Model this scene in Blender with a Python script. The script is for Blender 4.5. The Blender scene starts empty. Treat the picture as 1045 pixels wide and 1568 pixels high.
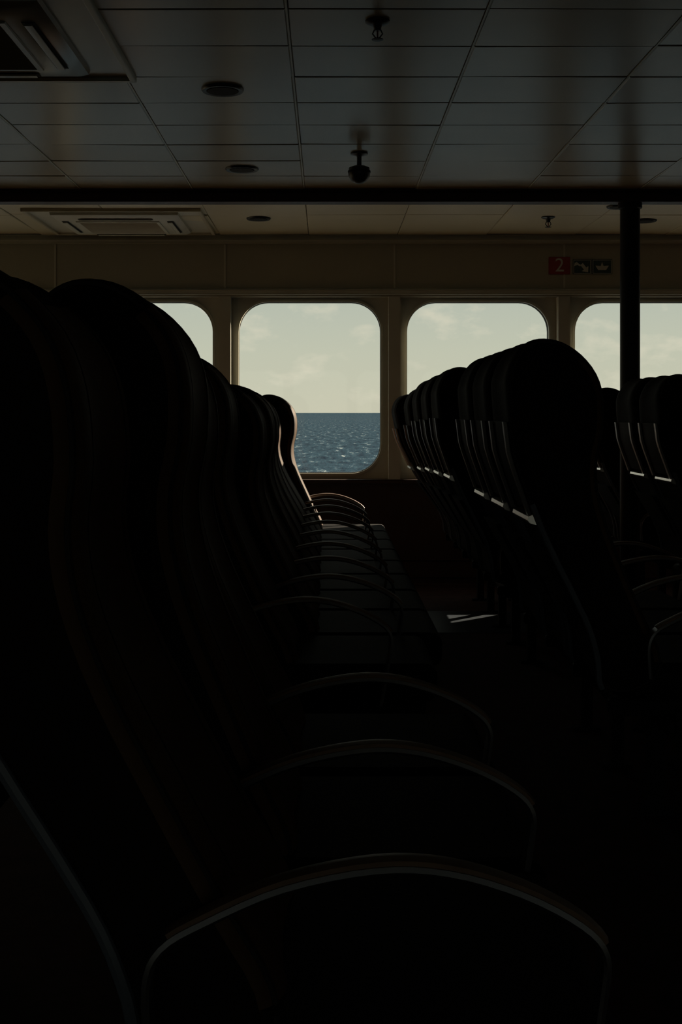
import bpy, bmesh, math, random
from mathutils import Vector, Matrix
random.seed(4)
scene = bpy.context.scene
try:
    scene.view_settings.view_transform = 'Standard'
    scene.view_settings.look = 'None'
except Exception as e:
    print(e)

# ------------------------------------------------------------ materials
def mat(name, col, rough=0.5, metal=0.0, spec=0.5, noise=0.0, nscale=20.0, bump=0.0, bscale=60.0, coat=0.0):
    m = bpy.data.materials.new(name); m.use_nodes = True
    nt = m.node_tree; b = nt.nodes["Principled BSDF"]
    b.inputs["Base Color"].default_value = (*col, 1)
    b.inputs["Roughness"].default_value = rough
    b.inputs["Metallic"].default_value = metal
    b.inputs["Specular IOR Level"].default_value = spec
    if coat:
        b.inputs["Coat Weight"].default_value = coat; b.inputs["Coat Roughness"].default_value = 0.2
    tc = nt.nodes.new("ShaderNodeTexCoord")
    if noise > 0:
        n = nt.nodes.new("ShaderNodeTexNoise"); n.inputs["Scale"].default_value = nscale
        n.inputs["Detail"].default_value = 6
        nt.links.new(tc.outputs["Object"], n.inputs["Vector"])
        r = nt.nodes.new("ShaderNodeValToRGB")
        r.color_ramp.elements[0].position = 0.3; r.color_ramp.elements[1].position = 0.7
        r.color_ramp.elements[0].color = (*[c*(1-noise) for c in col], 1)
        r.color_ramp.elements[1].color = (*[min(1, c*(1+noise)) for c in col], 1)
        nt.links.new(n.outputs["Fac"], r.inputs["Fac"])
        nt.links.new(r.outputs["Color"], b.inputs["Base Color"])
    if bump > 0:
        n2 = nt.nodes.new("ShaderNodeTexNoise"); n2.inputs["Scale"].default_value = bscale
        n2.inputs["Detail"].default_value = 4
        nt.links.new(tc.outputs["Object"], n2.inputs["Vector"])
        bp = nt.nodes.new("ShaderNodeBump"); bp.inputs["Strength"].default_value = bump
        bp.inputs["Distance"].default_value = 0.004
        nt.links.new(n2.outputs["Fac"], bp.inputs["Height"])
        nt.links.new(bp.outputs["Normal"], b.inputs["Normal"])
    return m

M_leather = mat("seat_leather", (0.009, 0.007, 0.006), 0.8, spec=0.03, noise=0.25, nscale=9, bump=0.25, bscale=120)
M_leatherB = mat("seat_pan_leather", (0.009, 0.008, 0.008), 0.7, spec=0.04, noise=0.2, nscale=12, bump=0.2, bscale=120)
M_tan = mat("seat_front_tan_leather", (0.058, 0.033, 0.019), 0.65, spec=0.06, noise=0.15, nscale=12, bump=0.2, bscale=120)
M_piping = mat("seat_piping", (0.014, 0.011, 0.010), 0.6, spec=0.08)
M_shell = mat("seat_shell_edge", (0.075, 0.085, 0.105), 0.45, spec=0.3)
M_tray = mat("tray_plastic", (0.009, 0.009, 0.0095), 0.7, spec=0.05, noise=0.1)
M_metal = mat("satin_aluminium", (0.60, 0.58, 0.56), 0.3, metal=1.0, noise=0.08, nscale=40)
M_hinge = mat("hinge_arm_metal", (0.34, 0.33, 0.32), 0.4, metal=1.0)
M_armtop = mat("arm_pad", (0.11, 0.065, 0.04), 0.5, spec=0.3, noise=0.2)
M_armmetal = mat("arm_metal", (0.34, 0.34, 0.36), 0.36, metal=1.0)
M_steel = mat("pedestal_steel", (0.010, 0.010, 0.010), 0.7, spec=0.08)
M_ceil = mat("ceiling_panel_paint", (0.43, 0.345, 0.215), 0.29, spec=0.5, noise=0.05, nscale=3, bump=0.03, bscale=8, coat=0.12)
M_ceilW = mat("ceiling_panel_bounce_lit", (0.72, 0.64, 0.45), 0.4, spec=0.5, noise=0.04, nscale=3)  # paler cream: bounce light near the windows put into the panel colour
M_seam = mat("ceiling_dark_gap", (0.012, 0.012, 0.011), 0.9)
M_tbar = mat("ceiling_tbar", (0.60, 0.54, 0.40), 0.35, spec=0.5)
M_wall = mat("wall_laminate", (0.38, 0.35, 0.27), 0.55, spec=0.3, noise=0.05, nscale=2)
M_frame = mat("window_frame_paint", (0.52, 0.50, 0.41), 0.5, spec=0.3, noise=0.05, nscale=6)
M_low = mat("wall_lower_veneer", (0.050, 0.026, 0.018), 0.5, spec=0.25, noise=0.2, nscale=4)
M_beam = mat("beam_brown", (0.06, 0.027, 0.019), 0.5, spec=0.3, noise=0.1)
M_dark = mat("dark_plastic", (0.02, 0.02, 0.02), 0.4, spec=0.4)
M_pole = mat("pole_black", (0.012, 0.012, 0.012), 0.55, spec=0.15)
M_plast = mat("offwhite_plastic", (0.62, 0.59, 0.48), 0.45, noise=0.04)
M_floor = mat("floor_carpet", (0.036, 0.016, 0.012), 0.8, spec=0.1, noise=0.3, nscale=14, bump=0.3, bscale=200)
M_strip = mat("floor_sheen_blue", (0.022, 0.028, 0.036), 0.35, spec=0.5, noise=0.2, nscale=18)  # blue-grey tone stands for light lying on the floor
M_rub = mat("gasket_rubber", (0.02, 0.02, 0.018), 0.6)
M_red = mat("sign_red", (0.30, 0.03, 0.022), 0.5)
M_signk = mat("sign_dark_green", (0.04, 0.07, 0.055), 0.5)
M_signw = mat("sign_white", (0.55, 0.54, 0.47), 0.5)
M_hull = mat("hull_paint", (0.5, 0.5, 0.5), 0.5)

# ------------------------------------------------------------ mesh builder
class MB:
    def __init__(s): s.v = []; s.f = []; s.m = []
    def loft(s, rings, m, cap=True, closed=True, fm=None):
        n = len(rings[0]); base = len(s.v)
        for r in rings: s.v += [tuple(p) for p in r]
        for i in range(len(rings)-1):
            for j in range(n if closed else n-1):
                a = base+i*n+j; b = base+i*n+(j+1) % n
                s.f.append((a, b, b+n, a+n)); s.m.append(fm(i, j) if fm else m)
        if cap:
            s.f.append(tuple(base+j for j in range(n))); s.m.append(m)
            k = base+(len(rings)-1)*n
            s.f.append(tuple(k+j for j in range(n))); s.m.append(m)
    def box(s, x0, x1, y0, y1, z0, z1, m):
        s.loft([[(x0, y0, z), (x1, y0, z), (x1, y1, z), (x0, y1, z)] for z in (z0, z1)], m)
    def rbox(s, x0, x1, y0, y1, z0, z1, r, m, k=4):
        def rr(ins):
            P = []; q = max(r-ins, 0.0005)
            for cx, cz, a0 in ((x1-r, z1-r, 0), (x0+r, z1-r, 90), (x0+r, z0+r, 180), (x1-r, z0+r, 270)):
                for i in range(k+1):
                    a = math.radians(a0+90*i/k); P.append((cx+q*math.cos(a), cz+q*math.sin(a)))
            return P
        rings = []
        for i in range(k+1):
            a = math.pi/2*i/k
            rings.append([(p[0], y0+r*(1-math.sin(a)), p[1]) for p in rr(r*(1-math.cos(math.pi/2-a)))])
        for i in range(k, -1, -1):
            a = math.pi/2*i/k
            rings.append([(p[0], y1-r*(1-math.sin(a)), p[1]) for p in rr(r*(1-math.cos(math.pi/2-a)))])
        s.loft(rings, m)
    def tube(s, path, r, m, n=8, closed=False):
        P = [Vector(p) for p in path]; N = len(P); rings = []
        for i in range(N):
            if closed: t = P[(i+1) % N]-P[i-1]
            else: t = P[min(i+1, N-1)]-P[max(i-1, 0)]
            t.normalize(); up = Vector((0, 1, 0)) if abs(t.y) < 0.9 else Vector((1, 0, 0))
            a = t.cross(up).normalized(); b = t.cross(a)
            rings.append([P[i]+a*r*math.cos(2*math.pi*j/n)+b*r*math.sin(2*math.pi*j/n) for j in range(n)])
        if closed: rings.append(rings[0])
        s.loft(rings, m, cap=not closed)
    def lathe(s, prof, c, m, n=24, axis='z'):
        rings = []
        for r, h in prof:
            rings.append([(c[0]+r*math.cos(2*math.pi*j/n), c[1]+r*math.sin(2*math.pi*j/n), c[2]+h) for j in range(n)])
        s.loft(rings, m)
    def mesh(s, name, mats, smooth=True):
        me = bpy.data.meshes.new(name); me.from_pydata(s.v, [], s.f)
        for mm in mats: me.materials.append(mm)
        for i, p in enumerate(me.polygons): p.material_index = s.m[i]
        bm = bmesh.new(); bm.from_mesh(me)
        bmesh.ops.remove_doubles(bm, verts=bm.verts, dist=1e-6)
        bmesh.ops.recalc_face_normals(bm, faces=bm.faces)
        bm.to_mesh(me); bm.free()
        if smooth:
            for p in me.polygons: p.use_smooth = True
            try: me.set_sharp_from_angle(angle=0.7)
            except Exception: pass
        return me
    def obj(s, name, mats, parent=None, smooth=True):
        o = bpy.data.objects.new(name, s.mesh(name, mats, smooth))
        scene.collection.objects.link(o)
        if parent: o.parent = parent
        return o

def catmull(P, closed=True, sub=4):
    out = []; N = len(P)
    rng = range(N) if closed else range(N-1)
    for i in rng:
        if closed: p = [P[(i+k) % N] for k in (-1, 0, 1, 2)]
        else: p = [P[max(i-1, 0)], P[i], P[i+1], P[min(i+2, N-1)]]
        for k in range(sub):
            t = k/sub
            out.append(tuple(0.5*((2*p[1][d])+(-p[0][d]+p[2][d])*t+(2*p[0][d]-5*p[1][d]+4*p[2][d]-p[3][d])*t*t
                       + (-p[0][d]+3*p[1][d]-3*p[2][d]+p[3][d])*t**3) for d in range(len(P[0]))))
    if not closed: out.append(tuple(P[-1]))
    return out

def offset(P, d):
    N = len(P); A = sum(P[i][0]*P[(i+1) % N][1]-P[(i+1) % N][0]*P[i][1] for i in range(N))
    sg = 1 if A > 0 else -1; out = []
    for i in range(N):
        tx = P[(i+1) % N][0]-P[i-1][0]; tz = P[(i+1) % N][1]-P[i-1][1]
        l = math.hypot(tx, tz) or 1
        out.append((P[i][0]-sg*tz/l*d, P[i][1]+sg*tx/l*d))
    return out

# ------------------------------------------------------------ seat
PROF = [(0.0, 1.206), (0.004, 1.265), (0.03, 1.318), (0.068, 1.348), (0.112, 1.356), (0.16, 1.345), (0.21, 1.311), (0.25, 1.258),
        (0.268, 1.19), (0.266, 1.10), (0.250, 1.02), (0.252, 0.94), (0.278, 0.84), (0.325, 0.72), (0.375, 0.60), (0.42, 0.50),
        (0.41, 0.43), (0.33, 0.385), (0.255, 0.40), (0.243, 0.48), (0.222, 0.56), (0.178, 0.655), (0.135, 0.74), (0.087, 0.845), (0.022, 1.03)]
REAR = [(1.206, 0.0), (1.03, 0.022), (0.845, 0.087), (0.74, 0.135), (0.655, 0.178), (0.56, 0.222), (0.47, 0.245)]
def rearx(z):
    for i in range(len(REAR)-1):
        z0, x0 = REAR[i]; z1, x1 = REAR[i+1]
        if z1 <= z <= z0: return x0+(x1-x0)*(z0-z)/(z0-z1)
    return 0
W = 0.415
ARM = [(0.272, 0.44), (0.268, 0.52), (0.285, 0.562), (0.335, 0.592), (0.42, 0.628), (0.52, 0.648), (0.60, 0.645), (0.68, 0.622),
       (0.745, 0.588), (0.772, 0.556), (0.770, 0.51), (0.755, 0.42), (0.745, 0.37)]
_oc = {}
def offset_cache(prof, d):
    k = round(d, 5)
    if k not in _oc: _oc[k] = offset(prof, d)
    return _oc[k]

def seat_mesh(name, shear=0.0, hs=1.0, armdx=0.0, endarm=False):
    b = MB()
    def T(x, y, z):
        if z > 0.45:
            d = z-0.45
            return (x-shear*d, y, 0.45+d*hs)
        return (x, y, z)
    prof = catmull(PROF, True, 3)
    st = [(0.0, 0.042), (0.004, 0.030), (0.013, 0.018), (0.028, 0.008), (0.048, 0.002), (0.075, 0.0), (0.12, 0.007), (W/2, 0.011)]
    st = st+[(W-y, i) for y, i in reversed(st[:-1])]
    rings = []
    for y, ins in st:
        P = offset(prof, ins)
        R = []
        for k, (x, z) in enumerate(P):
            # rear (shell) side is crisper than the padded front
            if k > 18*3 or k < 2: x, z = offset_cache(prof, ins*0.6)[k]
            s = 1.0
            if z > 1.05: s = 1-0.16*((z-1.05)/0.31)**2
            R.append(T(x, W/2+(y-W/2)*s, z))
        rings.append(R)
    def fm(i, j):
        return 8 if (6*3 <= j <= 15*3 and 1 <= i <= len(st)-3) else 0
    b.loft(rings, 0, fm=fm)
    # piping loops
    for yy in (0.020, W-0.020):
        P = offset(prof, 0.012)
        path = []
        for x, z in P:
            s = 1.0
            if z > 1.05: s = 1-0.16*((z-1.05)/0.31)**2
            path.append(T(x, W/2+(yy-W/2)*s, z))
        b.tube(path, 0.0045, 2, n=6, closed=True)
        low = [p for k, p in enumerate(offset(prof, 0.0)) if 18*3 <= k <= 23*3+1]
        b.tube([T(x, yy, z) for x, z in low], 0.009, 10, n=8)
    # stitched seams down the front
    for yy in (0.085, W-0.085):
        front = [p for k, p in enumerate(offset(prof, 0.0035)) if 5*3 <= k <= 14*3]
        path = []
        for x, z in front:
            s = 1.0
            if z > 1.05: s = 1-0.16*((z-1.05)/0.31)**2
            path.append(T(x, W/2+(yy-W/2)*s, z))
        b.tube(path, 0.0035, 2, n=5)
    # tray panel on rear
    rings = []
    zs = [0.885+(1.125-0.885)*i/6 for i in range(7)]
    for z in zs:
        x = rearx(z)
        rings.append([T(x-0.006, 0.035, z), T(x-0.009, 0.05, z), T(x-0.009, W-0.05, z), T(x-0.006, W-0.035, z), T(x+0.02, W-0.035, z), T(x+0.02, 0.035, z)])
    b.loft(rings, 3)
    # tray hinge arms
    for y0 in (0.05, W-0.085):
        rings = []
        for i in range(7):
            z = 0.87+0.255*i/6; x = rearx(z)
            rings.append([T(x-0.010, y0, z), T(x-0.019, y0+0.004, z), T(x-0.019, y0+0.028, z), T(x-0.010, y0+0.035, z), T(x+0.01, y0+0.02, z)])
        b.loft(rings, 9)
    # latch bar
    rings = []
    for z, o in ((0.872, 0.012), (0.868, 0.024), (0.858, 0.030), (0.850, 0.026), (0.845, 0.012), (0.847, -0.02), (0.87, -0.02)):
        rings.append((rearx(z)-o, z))
    b.loft([[T(x, y, z) for x, z in rings] for y in (0.02, W-0.13)], 4)
    # literature pocket
    rings = []
    for z in [0.56+0.2*i/4 for i in range(5)]:
        x = rearx(z); o = 0.012+0.016*((z-0.56)/0.2)
        rings.append([T(x-o, 0.05, z), T(x-o-0.004, W/2, z), T(x-o, W-0.05, z), T(x+0.01, W-0.05, z), T(x+0.01, 0.05, z)])
    b.loft(rings, 3)
    # seat pan
    b.rbox(0.33, 0.80, 0.004, W-0.004, 0.37, 0.475, 0.035, 1)
    b.rbox(0.30, 0.77, 0.02, W-0.02, 0.325, 0.375, 0.02, 5)
    # under-frame and pedestal
    b.rbox(0.42, 0.48, -0.03, W+0.03, 0.28, 0.33, 0.01, 5)
    b.rbox(0.64, 0.70, -0.03, W+0.03, 0.28, 0.33, 0.01, 5)
    for lx in (0.45, 0.67):
        b.loft([[(lx-0.02-w, W/2-0.02, z), (lx+0.02+w, W/2-0.02, z), (lx+0.02+w, W/2+0.02, z), (lx-0.02-w, W/2+0.02, z)]
                for z, w in ((0.0, 0.03), (0.012, 0.03), (0.014, 0.0), (0.285, 0.0))], 5)
    # arm loops
    arms = [-0.0225]+([W+0.0225] if endarm else [])
    for yc in arms:
        path = catmull(ARM, False, 4)
        N = len(path); rings = []; rings2 = []
        for i, (x, z) in enumerate(path):
            x += armdx
            a = path[max(i-1, 0)]; c = path[min(i+1, N-1)]
            tx, tz = c[0]-a[0], c[1]-a[1]; l = math.hypot(tx, tz); nx, nz = -tz/l, tx/l
            hw = 0.018; t = 0.0045
            rings.append([(x+nx*t*p, yc+q, z+nz*t*p) for p, q in ((-1, -hw), (-0.2, -hw-0.003), (1, -hw), (1, hw), (-0.2, hw+0.003), (-1, hw))])
            if 8 < i < N-13:
                rings2.append([(x+nx*p, yc+q, z+nz*p) for p, q in ((0.003, -0.016), (0.009, -0.013), (0.011, 0), (0.009, 0.013), (0.003, 0.016))])
        b.loft(rings, 6)
        b.loft(rings2, 7)
        b.rbox(0.26+armdx if armdx < 0 else 0.26, 0.77+armdx, yc-0.010, yc+0.010, 0.345, 0.385, 0.009, 5)
        b.rbox(0.44, 0.68, yc-0.012, yc+0.012, 0.30, 0.36, 0.009, 5)
    return b.mesh(name, [M_leather, M_leatherB, M_piping, M_tray, M_metal, M_steel, M_armmetal, M_armtop, M_tan, M_hinge, M_shell])

cache = {}
def seat(X0, Y, shear=0.0, hs=1.0, armdx=0.0, endarm=False):
    key = (shear, hs, armdx, endarm)
    if key not in cache: cache[key] = seat_mesh("passenger_seat_mesh", *key)
    o = bpy.data.objects.new("passenger_seat", cache[key])
    o.location = (X0, Y, 0); scene.collection.objects.link(o)
    return o

# row next to the camera (we look along it, seats face +X)
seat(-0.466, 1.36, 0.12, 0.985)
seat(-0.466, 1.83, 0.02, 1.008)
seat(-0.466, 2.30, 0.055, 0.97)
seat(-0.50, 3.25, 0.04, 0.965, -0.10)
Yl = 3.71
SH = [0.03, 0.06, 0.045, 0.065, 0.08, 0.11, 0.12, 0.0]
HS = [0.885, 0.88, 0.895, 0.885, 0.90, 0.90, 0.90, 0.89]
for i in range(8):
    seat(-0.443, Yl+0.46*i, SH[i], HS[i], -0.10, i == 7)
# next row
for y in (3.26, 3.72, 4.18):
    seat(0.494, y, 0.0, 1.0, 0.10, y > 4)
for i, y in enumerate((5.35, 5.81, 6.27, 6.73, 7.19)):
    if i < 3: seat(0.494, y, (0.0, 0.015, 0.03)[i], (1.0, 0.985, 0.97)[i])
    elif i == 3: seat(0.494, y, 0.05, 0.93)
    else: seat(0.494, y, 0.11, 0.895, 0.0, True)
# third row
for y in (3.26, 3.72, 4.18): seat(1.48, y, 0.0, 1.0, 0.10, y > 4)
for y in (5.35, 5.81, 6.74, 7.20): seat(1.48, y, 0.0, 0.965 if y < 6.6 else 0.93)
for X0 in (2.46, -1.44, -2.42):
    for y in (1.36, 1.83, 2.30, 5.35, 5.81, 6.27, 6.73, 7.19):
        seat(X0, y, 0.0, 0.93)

# ------------------------------------------------------------ room shell
XL, XR, YB, YW, H = -5.5, 6.5, -5.0, 8.16, 2.35
def simple(name, x0, x1, y0, y1, z0, z1, m, parent=None):
    b = MB(); b.box(x0, x1, y0, y1, z0, z1, 0); return b.obj(name, [m], parent, smooth=False)
simple("floor", XL-0.1, XR+0.1, YB-0.15, YW+0.15, -0.1, 0.0, M_floor)
simple("wall_left", XL-0.1, XL, YB-0.2, YW+0.2, 0, H+0.1, M_wall)
simple("wall_right", XR, XR+0.1, YB-0.2, YW+0.2, 0, H+0.1, M_wall)
simple("floor_sheen_strip", -1.0, 1.9, 6.30, 6.98, 0.0, 0.004, M_strip)  # added strip in place of a patch of light on the carpet

# window walls (ship's side ahead of us and the unseen opposite side behind us, windows added for interior fill)
WC = [-0.1125+1.147*k for k in range(-4, 6)]
zt, zb, hw = 1.935, 0.70, 0.534
def wwall(name, yi, yo):
    b = MB()
    b.box(XL, XR, min(yi, yo), max(yi, yo), zt, H+0.1, 0)
    b.box(XL, XR, min(yi, yo), max(yi, yo), 0, zb, 1)
    edges = [XL]
    for c in WC: edges += [c-hw, c+hw]
    edges.append(XR)
    for i in range(0, len(edges), 2):
        b.box(edges[i], edges[i+1], min(yi, yo), max(yi, yo), zb, zt, 2)
    b.obj(name, [M_wall, M_low, M_frame], smooth=False)
wwall("wall_window_side", YW, YW+0.13)
wwall("wall_rear_added_windows", YB, YB-0.13)
b = MB()
for c in WC: b.box(c+0.5735-0.006, c+0.5735+0.006, YW-0.004, YW, 1.98, 2.285, 0)
b.obj("trim_1", [M_frame], smooth=False)
b = MB()
b.rbox(XL, XR, YW-0.035, YW, 1.945, 1.975, 0.006, 0)
b.rbox(XL, XR, YW-0.012, YW, 1.975, 1.99, 0.004, 0)
b.obj("trim_2", [M_frame])
b = MB()
b.rbox(XL, XR, YW-0.05, YW, 2.29, 2.31, 0.008, 0)
b.rbox(XL, XR, YW-0.025, YW, 2.31, 2.35, 0.008, 0)
b.obj("trim_3", [M_frame])
b = MB(); b.rbox(XL, XR, YW-0.05, YW, 0.675, 0.70, 0.008, 0); b.obj("trim_4", [M_low])
b = MB(); b.rbox(XL, XR, YW-0.06, YW, 0, 0.16, 0.01, 0); b.rbox(XL, XR, YW-0.09, YW-0.06, 0, 0.05, 0.008, 0)
b.obj("baseboard_window_side", [M_low])

def rrect(cx, cz, hx, hz, r, n=10):
    P = []
    for sx, sz, a0 in ((1, 1, 0), (-1, 1, 90), (-1, -1, 180), (1, -1, 270)):
        for i in range(n+1):
            a = math.radians(a0+90*i/n)
            P.append((cx+sx*(hx-r)+r*math.cos(a), cz+sz*(hz-r)+r*math.sin(a)))
    return P
M_glass = bpy.data.materials.new("window_glass"); M_glass.use_nodes = True
nt = M_glass.node_tree; nt.nodes.clear()
o_ = nt.nodes.new("ShaderNodeOutputMaterial"); mx = nt.nodes.new("ShaderNodeMixShader")
tr = nt.nodes.new("ShaderNodeBsdfTransparent"); tr.inputs[0].default_value = (0.95, 0.95, 0.94, 1)
gl = nt.nodes.new("ShaderNodeBsdfGlossy"); gl.inputs["Roughness"].default_value = 0.02
mx.inputs[0].default_value = 0.02
nt.links.new(tr.outputs[0], mx.inputs[1]); nt.links.new(gl.outputs[0], mx.inputs[2]); nt.links.new(mx.outputs[0], o_.inputs[0])
def window(idx, c, Yp, sg):
    b = MB()
    cz = (1.905+0.737)/2; hz = (1.905-0.737)/2; hx = 0.485
    inner = rrect(c, cz, hx, hz, 0.20)
    outer = []
    q = 11
    OX, z0, z1 = 0.536, 0.698, 1.937
    for ci, (sx, zz) in enumerate(((1, z1), (-1, z1), (-1, z0), (1, z0))):
        for i in range(q):
            t = i/(q-1); x, z = inner[ci*q+i]
            X = c+sx*OX; Z = zz
            if ci % 2 == 0:
                p = (X, z+(Z-z)*min(1, t*2)) if t < 0.5 else (X+(x-X)*max(0, (t-0.5)*2), Z)
            else:
                p = (x+(X-x)*min(1, t*2), Z) if t < 0.5 else (X, Z+(z-Z)*max(0, (t-0.5)*2))
            outer.append(p)
    def ring(P, y): return [(x, Yp+sg*y, z) for x, z in P]
    lip = rrect(c, cz, hx+0.016, hz+0.016, 0.216)
    lipi = rrect(c, cz, hx-0.004, hz-0.004, 0.196)
    b.loft([ring(outer, 0), ring(lip, 0)], 0, cap=False)
    b.loft([ring(lip, 0), ring(lip, -0.012), ring(inner, -0.014), ring(inner, 0.02)], 0, cap=False)
    b.loft([ring(inner, 0.02), ring(lipi, 0.022), ring(lipi, 0.05)], 2, cap=False)
    b.loft([ring(lipi, 0.05), ring(outer, 0.05), ring(outer, 0)], 1, cap=False)
    w = b.obj("window_%d" % idx, [M_frame, M_hull, M_rub])
    g = MB(); g.loft([ring(inner, 0.024), ring(inner, 0.030)], 0)
    g.obj("glass_pane", [M_glass], parent=w, smooth=False)
for k, c in enumerate(WC):
    window(k+1, c, 8.25, 1)
    window(k+11, c, YB-0.09, -1)

# ceiling
b = MB()
b.box(XL-0.1, XR+0.1, YB-0.2, YW+0.2, H+0.012, H+0.12, 0)
b.obj("ceiling", [M_seam], smooth=False)
def panel(b, x0, x1, y0, y1, m=0):
    tx = random.gauss(0, 0.0011); ty = random.gauss(0, 0.0012); z = H
    def zz(x, y): return z+tx*(x-(x0+x1)/2)/0.3+ty*(y-(y0+y1)/2)/0.2
    e = 0.004
    r0 = [(x0, y0), (x1, y0), (x1, y1), (x0, y1)]
    r1 = [(x0+e, y0+e), (x1-e, y0+e), (x1-e, y1-e), (x0+e, y1-e)]
    base = len(b.v)
    b.v += [(x, y, z+0.010) for x, y in r0]+[(x, y, zz(x, y)+0.003) for x, y in r0]+[(x, y, zz(x, y)) for x, y in r1]
    for k in range(2):
        for j in range(4):
            a = base+k*4+j; c = base+k*4+(j+1) % 4
            b.f.append((a, c, c+4, a+4)); b.m.append(m)
    b.f.append(tuple(base+8+j for j in range(4))); b.m.append(m)
b = MB()
xs = [-0.119+0.6*k for k in range(-9, 12)]
g = 0.002
ys = [6.49-0.362*k for k in range(0, 32)]
for i in range(len(xs)-1):
    for j in range(len(ys)-1):
        panel(b, xs[i]+0.004, xs[i+1]-0.004, ys[j+1]+g, ys[j]-g)
    panel(b, xs[i]+g, xs[i+1]-g, 6.58, 7.33, 1); panel(b, xs[i]+g, xs[i+1]-g, 7.335, 8.13, 1)
o = b.obj("ceiling_panels", [M_ceil, M_ceilW], smooth=False)
b = MB()
for x in xs: b.box(x-0.0032, x+0.0032, YB, 6.49, H-0.0005, H+0.012, 0)
b.obj("trim_5", [M_tbar], smooth=False)

# cross beam + pole
b = MB(); b.rbox(XL, XR, 6.49, 6.585, 2.283, 2.36, 0.006, 0)
b.rbox(XL, XR, 6.475, 6.60, 2.335, 2.352, 0.004, 0)
b.obj("ceiling_beam", [M_beam])
b = MB(); b.lathe([(0.07, 0.0), (0.07, 0.012), (0.053, 0.018), (0.053, 2.25), (0.064, 2.255), (0.064, 2.283)], (1.645, 6.54, 0), 0, 32)
b.obj("support_pole", [M_pole])

# ceiling fixtures
def downlight(x, y, r=0.08):
    b = MB()
    b.lathe([(r*0.74, 0.0), (r*0.76, -0.008), (r*0.95, -0.010), (r, -0.004), (r, 0.003)], (x, y, H), 0, 32)
    b.lathe([(0.001, -0.0102), (r*0.72, -0.0102), (r*0.72, 0.0)], (x, y, H), 1, 32)
    b.obj("recessed_downlight", [M_dark, M_seam])
downlight(-0.385, 4.48, 0.079); downlight(-0.415, 5.94, 0.082); downlight(-0.418, 7.45, 0.075); downlight(1.98, 7.53, 0.08); downlight(1.70, 7.02, 0.07)
def sprinkler(x, y, s=1.0):
    b = MB()
    b.lathe([(0.042*s, 0.002), (0.042*s, -0.006*s), (0.030*s, -0.012*s), (0.016*s, -0.013*s), (0.012*s, -0.03*s), (0.010*s, -0.034*s)], (x, y, H), 0, 24)
    b.tube([(x-0.010*s, y, H-0.03*s), (x-0.017*s, y, H-0.045*s), (x-0.004*s, y, H-0.062*s)], 0.0028*s, 0)
    b.tube([(x+0.010*s, y, H-0.03*s), (x+0.017*s, y, H-0.045*s), (x+0.004*s, y, H-0.062*s)], 0.0028*s, 0)
    b.tube([(x, y, H-0.03*s), (x, y, H-0.06*s)], 0.003*s, 1)
    b.lathe([(0.004*s, -0.060*s), (0.020*s, -0.063*s), (0.020*s, -0.065*s), (0.004*s, -0.067*s)], (x, y, H), 0, 20)
    b.obj("fire_sprinkler", [M_dark, M_red])
sprinkler(0.157, 3.70, 0.9); sprinkler(1.36, 7.40, 1.0)
b = MB()
c = (0.152, 5.58, H)
b.lathe([(0.040, 0.002), (0.040, -0.008), (0.018, -0.014), (0.011, -0.018), (0.011, -0.058), (0.030, -0.062), (0.048, -0.070), (0.051, -0.095), (0.047, -0.114), (0.034, -0.132), (0.016, -0.141), (0.002, -0.143)], c, 0, 32)
b.lathe([(0.0520, -0.083), (0.0530, -0.088), (0.0520, -0.093)], c, 1, 32)
b.obj("smoke_detector", [M_dark, M_seam])

def cassette(x0, x1, y0, y1):
    b = MB(); z = H
    t = 0.022
    b.rbox(x0, x1, y0, y0+t, z-0.018, z+0.006, 0.004, 0); b.rbox(x0, x1, y1-t, y1, z-0.018, z+0.006, 0.004, 0)
    b.rbox(x0, x0+t, y0+t, y1-t, z-0.018, z+0.006, 0.004, 0); b.rbox(x1-t, x1, y0+t, y1-t, z-0.018, z+0.006, 0.004, 0)
    b.box(x0+t, x1-t, y0+t, y1-t, z-0.004, z+0.004, 1)
    m = 0.145
    a0, a1, c0, c1 = x0+m, x1-m, y0+m*0.75, y1-m*0.75
    def rg(i, zz): return [(a0+i, c0+i, zz), (a1-i, c0+i, zz), (a1-i, c1-i, zz), (a0+i, c1-i, zz)]
    b.loft([rg(0, z-0.004), rg(0.004, z-0.02), rg(0.03, z-0.034), rg(0.13, z-0.038)], 1, cap=False)
    for s in (0, 1):
        ya = c0+0.045 if s == 0 else c1-0.085
        b.box(a0+0.16, a1-0.16, ya, ya+0.04, z-0.0375, z-0.0385, 2)
        b.rbox(a0+0.17, a1-0.17, ya+0.006, ya+0.030, z-0.046, z-0.040, 0.002, 1)
        xa = a0+0.045 if s == 0 else a1-0.085
        b.box(xa, xa+0.04, c0+0.14, c1-0.14, z-0.0375, z-0.0385, 2)
        b.rbox(xa+0.006, xa+0.030, c0+0.15, c1-0.15, z-0.046, z-0.040, 0.002, 1)
    b.box(a0+0.13, a1-0.13, c0+0.13, c1-0.13, z-0.036, z-0.03, 2)
    b.loft([rg(0.13, z-0.038), rg(0.132, z-0.044), rg(0.15, z-0.044), rg(0.152, z-0.036)], 1, cap=False)
    yy = c0+0.16
    while yy < c1-0.16:
        b.loft([[(x, yy, z-0.037), (x, yy+0.010, z-0.046), (x, yy+0.0125, z-0.045), (x, yy+0.0025, z-0.036)] for x in (a0+0.15, a1-0.15)], 1)
        yy += 0.022
    return b
cassette(-1.76, -0.68, 3.35, 4.33).obj("air_conditioning_cassette", [M_tbar, M_ceil, M_seam])
cassette(-1.80, -0.74, 7.10, 8.05).obj("air_conditioning_cassette", [M_tbar, M_plast, M_seam])
cassette(2.9, 3.96, 3.35, 4.33).obj("air_conditioning_cassette", [M_tbar, M_ceil, M_seam])

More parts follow.
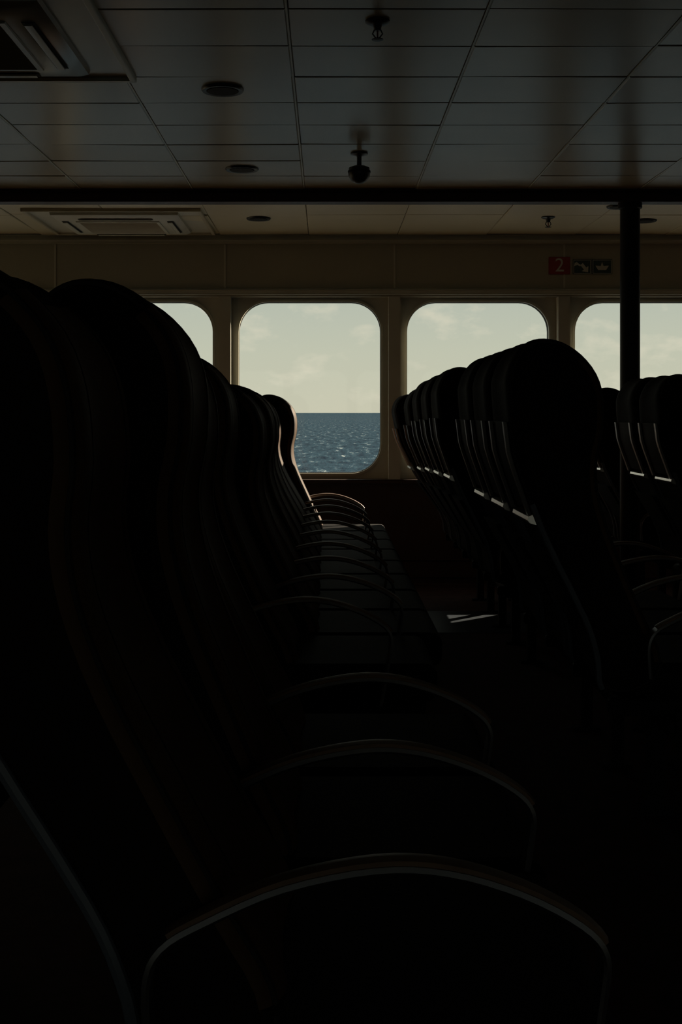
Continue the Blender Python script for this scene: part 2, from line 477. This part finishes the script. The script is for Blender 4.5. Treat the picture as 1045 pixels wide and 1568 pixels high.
# signs on the upper wall
def sign(name, x0, x1, z0, z1, m):
    b = MB(); b.rbox(x0, x1, YW-0.008, YW, z0, z1, 0.003, 0); return b.obj(name, [m])
s1 = sign("deck_number_sign", 1.502, 1.647, 2.083, 2.20, M_red)
def txt(body, x, z, size, parent):
    cu = bpy.data.curves.new("sign_text", 'FONT'); cu.body = body; cu.size = size; cu.extrude = 0.001
    cu.align_x = 'CENTER'; cu.align_y = 'CENTER'; cu.materials.append(M_signw)
    o = bpy.data.objects.new("sign_text", cu); o.location = (x, YW-0.0095, z); o.rotation_euler = (math.pi/2, 0, 0)
    scene.collection.objects.link(o); o.parent = parent
txt("2", 1.575, 2.142, 0.13, s1)
def poly(name, pts, parent, th=0.0015):
    b = MB(); b.loft([[(x, YW-0.0085, z) for x, z in pts], [(x, YW-0.0085-th, z) for x, z in pts]], 0)
    b.obj(name, [M_signw], parent, smooth=False)
s2 = sign("evacuation_route_sign", 1.665, 1.79, 2.085, 2.185, M_signk)
def tf(P, cx, cz, s, a=0):
    ca, sa = math.cos(a), math.sin(a)
    return [(cx+s*(x*ca-z*sa), cz+s*(x*sa+z*ca)) for x, z in P]
poly("arrow", tf([(-1, -0.3), (0.1, -0.3), (0.1, -0.8), (1, 0), (0.1, 0.8), (0.1, 0.3), (-1, 0.3)], 1.745, 2.125, 0.035, -0.9), s2)
poly("figure", tf([(-1, -0.4), (0, -0.1), (0.9, -0.5), (1, 0), (0.3, 0.4), (-0.2, 0.9), (-0.8, 0.5)], 1.695, 2.148, 0.022), s2)
s3 = sign("lifeboat_sign", 1.795, 1.93, 2.085, 2.185, M_signk)
poly("boat_shape", tf([(-1, 0.15), (-0.6, -0.5), (0.6, -0.5), (1, 0.15), (0.2, 0.1), (0, 0.7), (-0.2, 0.1)], 1.862, 2.135, 0.045), s3)
for sgn in (s2, s3):
    x0, x1 = (1.665, 1.79) if sgn is s2 else (1.795, 1.93)
    for (a, c, d, e) in ((x0+0.004, x1-0.004, 2.178, 2.181), (x0+0.004, x1-0.004, 2.089, 2.092), (x0+0.004, x0+0.007, 2.089, 2.181), (x1-0.007, x1-0.004, 2.089, 2.181)):
        poly("border", [(a, d), (c, d), (c, e), (a, e)], sgn)

# ------------------------------------------------------------ sea
M_sea = bpy.data.materials.new("sea_water"); M_sea.use_nodes = True
nt = M_sea.node_tree; nt.nodes.clear()
L = nt.links
out = nt.nodes.new("ShaderNodeOutputMaterial")
geo = nt.nodes.new("ShaderNodeNewGeometry")
mp = nt.nodes.new("ShaderNodeMapping"); mp.inputs["Scale"].default_value = (0.34, 0.045, 1)
L.new(geo.outputs["Position"], mp.inputs[0])
n1 = nt.nodes.new("ShaderNodeTexNoise"); n1.inputs["Scale"].default_value = 1.0; n1.inputs["Detail"].default_value = 5; n1.inputs["Roughness"].default_value = 0.78
L.new(mp.outputs[0], n1.inputs["Vector"])
bp = nt.nodes.new("ShaderNodeBump"); bp.inputs["Strength"].default_value = 1.0; bp.inputs["Distance"].default_value = 3.0
L.new(n1.outputs["Fac"], bp.inputs["Height"])
df = nt.nodes.new("ShaderNodeBsdfDiffuse")
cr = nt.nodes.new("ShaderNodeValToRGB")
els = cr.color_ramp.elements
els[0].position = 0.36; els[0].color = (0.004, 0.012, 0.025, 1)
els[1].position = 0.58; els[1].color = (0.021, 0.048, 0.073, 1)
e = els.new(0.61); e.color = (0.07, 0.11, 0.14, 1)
e = els.new(0.68); e.color = (0.42, 0.44, 0.43, 1)  # pale ramp stops paint sun glitter into the water colour
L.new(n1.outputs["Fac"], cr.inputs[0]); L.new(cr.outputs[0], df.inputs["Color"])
gs = nt.nodes.new("ShaderNodeBsdfGlossy"); gs.inputs["Roughness"].default_value = 0.2
L.new(bp.outputs[0], gs.inputs["Normal"])
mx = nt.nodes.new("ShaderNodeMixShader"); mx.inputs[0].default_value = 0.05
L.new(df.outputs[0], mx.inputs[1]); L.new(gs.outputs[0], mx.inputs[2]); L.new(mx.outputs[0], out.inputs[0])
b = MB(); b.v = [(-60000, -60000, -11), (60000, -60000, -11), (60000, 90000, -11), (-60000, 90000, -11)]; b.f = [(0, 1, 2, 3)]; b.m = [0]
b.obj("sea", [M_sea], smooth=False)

# ------------------------------------------------------------ world
w = bpy.data.worlds.new("sky"); scene.world = w; w.use_nodes = True
nt = w.node_tree; nt.nodes.clear(); L = nt.links
out = nt.nodes.new("ShaderNodeOutputWorld"); bg = nt.nodes.new("ShaderNodeBackground")
tc = nt.nodes.new("ShaderNodeTexCoord"); sp = nt.nodes.new("ShaderNodeSeparateXYZ")
L.new(tc.outputs["Generated"], sp.inputs[0])
cr = nt.nodes.new("ShaderNodeValToRGB")
els = cr.color_ramp.elements
els[0].position = 0.0; els[0].color = (0.60, 0.59, 0.46, 1)
els[1].position = 0.6; els[1].color = (0.33, 0.38, 0.36, 1)
e = els.new(0.05); e.color = (0.56, 0.58, 0.465, 1)
e = els.new(0.11); e.color = (0.47, 0.52, 0.455, 1)
L.new(sp.outputs["Z"], cr.inputs[0])
mp = nt.nodes.new("ShaderNodeMapping"); mp.inputs["Scale"].default_value = (1, 1, 2.0); mp.inputs["Location"].default_value = (0.35, 0, 0.1)
L.new(tc.outputs["Generated"], mp.inputs[0])
n = nt.nodes.new("ShaderNodeTexNoise"); n.inputs["Scale"].default_value = 22; n.inputs["Detail"].default_value = 7; n.inputs["Roughness"].default_value = 0.55
L.new(mp.outputs[0], n.inputs["Vector"])
r2 = nt.nodes.new("ShaderNodeValToRGB"); r2.color_ramp.elements[0].position = 0.54; r2.color_ramp.elements[1].position = 0.69
r2.color_ramp.elements[0].color = (0, 0, 0, 1); r2.color_ramp.elements[1].color = (0.65, 0.65, 0.65, 1)
L.new(n.outputs["Fac"], r2.inputs[0])
mx = nt.nodes.new("ShaderNodeMixRGB"); mx.inputs[2].default_value = (0.72, 0.69, 0.55, 1)
L.new(r2.outputs[0], mx.inputs[0]); L.new(cr.outputs[0], mx.inputs[1]); L.new(mx.outputs[0], bg.inputs[0])
bg.inputs[1].default_value = 1.08
L.new(bg.outputs[0], out.inputs[0])

sun = bpy.data.lights.new("sun", 'SUN'); sun.energy = 19; sun.angle = 0.009; sun.color = (1, 0.86, 0.66)
so = bpy.data.objects.new("sun", sun); scene.collection.objects.link(so)
so.rotation_euler = Vector((1.0, 1.0, 0.55)).to_track_quat('Z', 'Y').to_euler()
so.location = (5, 20, 15)

# ------------------------------------------------------------ camera
cd = bpy.data.cameras.new("camera"); co = bpy.data.objects.new("camera", cd); scene.collection.objects.link(co)
co.location = (0, 0, 1.15); co.rotation_euler = (math.pi/2, 0, 0)
cd.sensor_fit = 'HORIZONTAL'; cd.sensor_width = 24.0; cd.lens = 24.0*1850/1045
cd.shift_x = (522.5-500)/1045; cd.shift_y = (632-784)/1045
cd.clip_start = 0.05; cd.clip_end = 200000
scene.camera = co
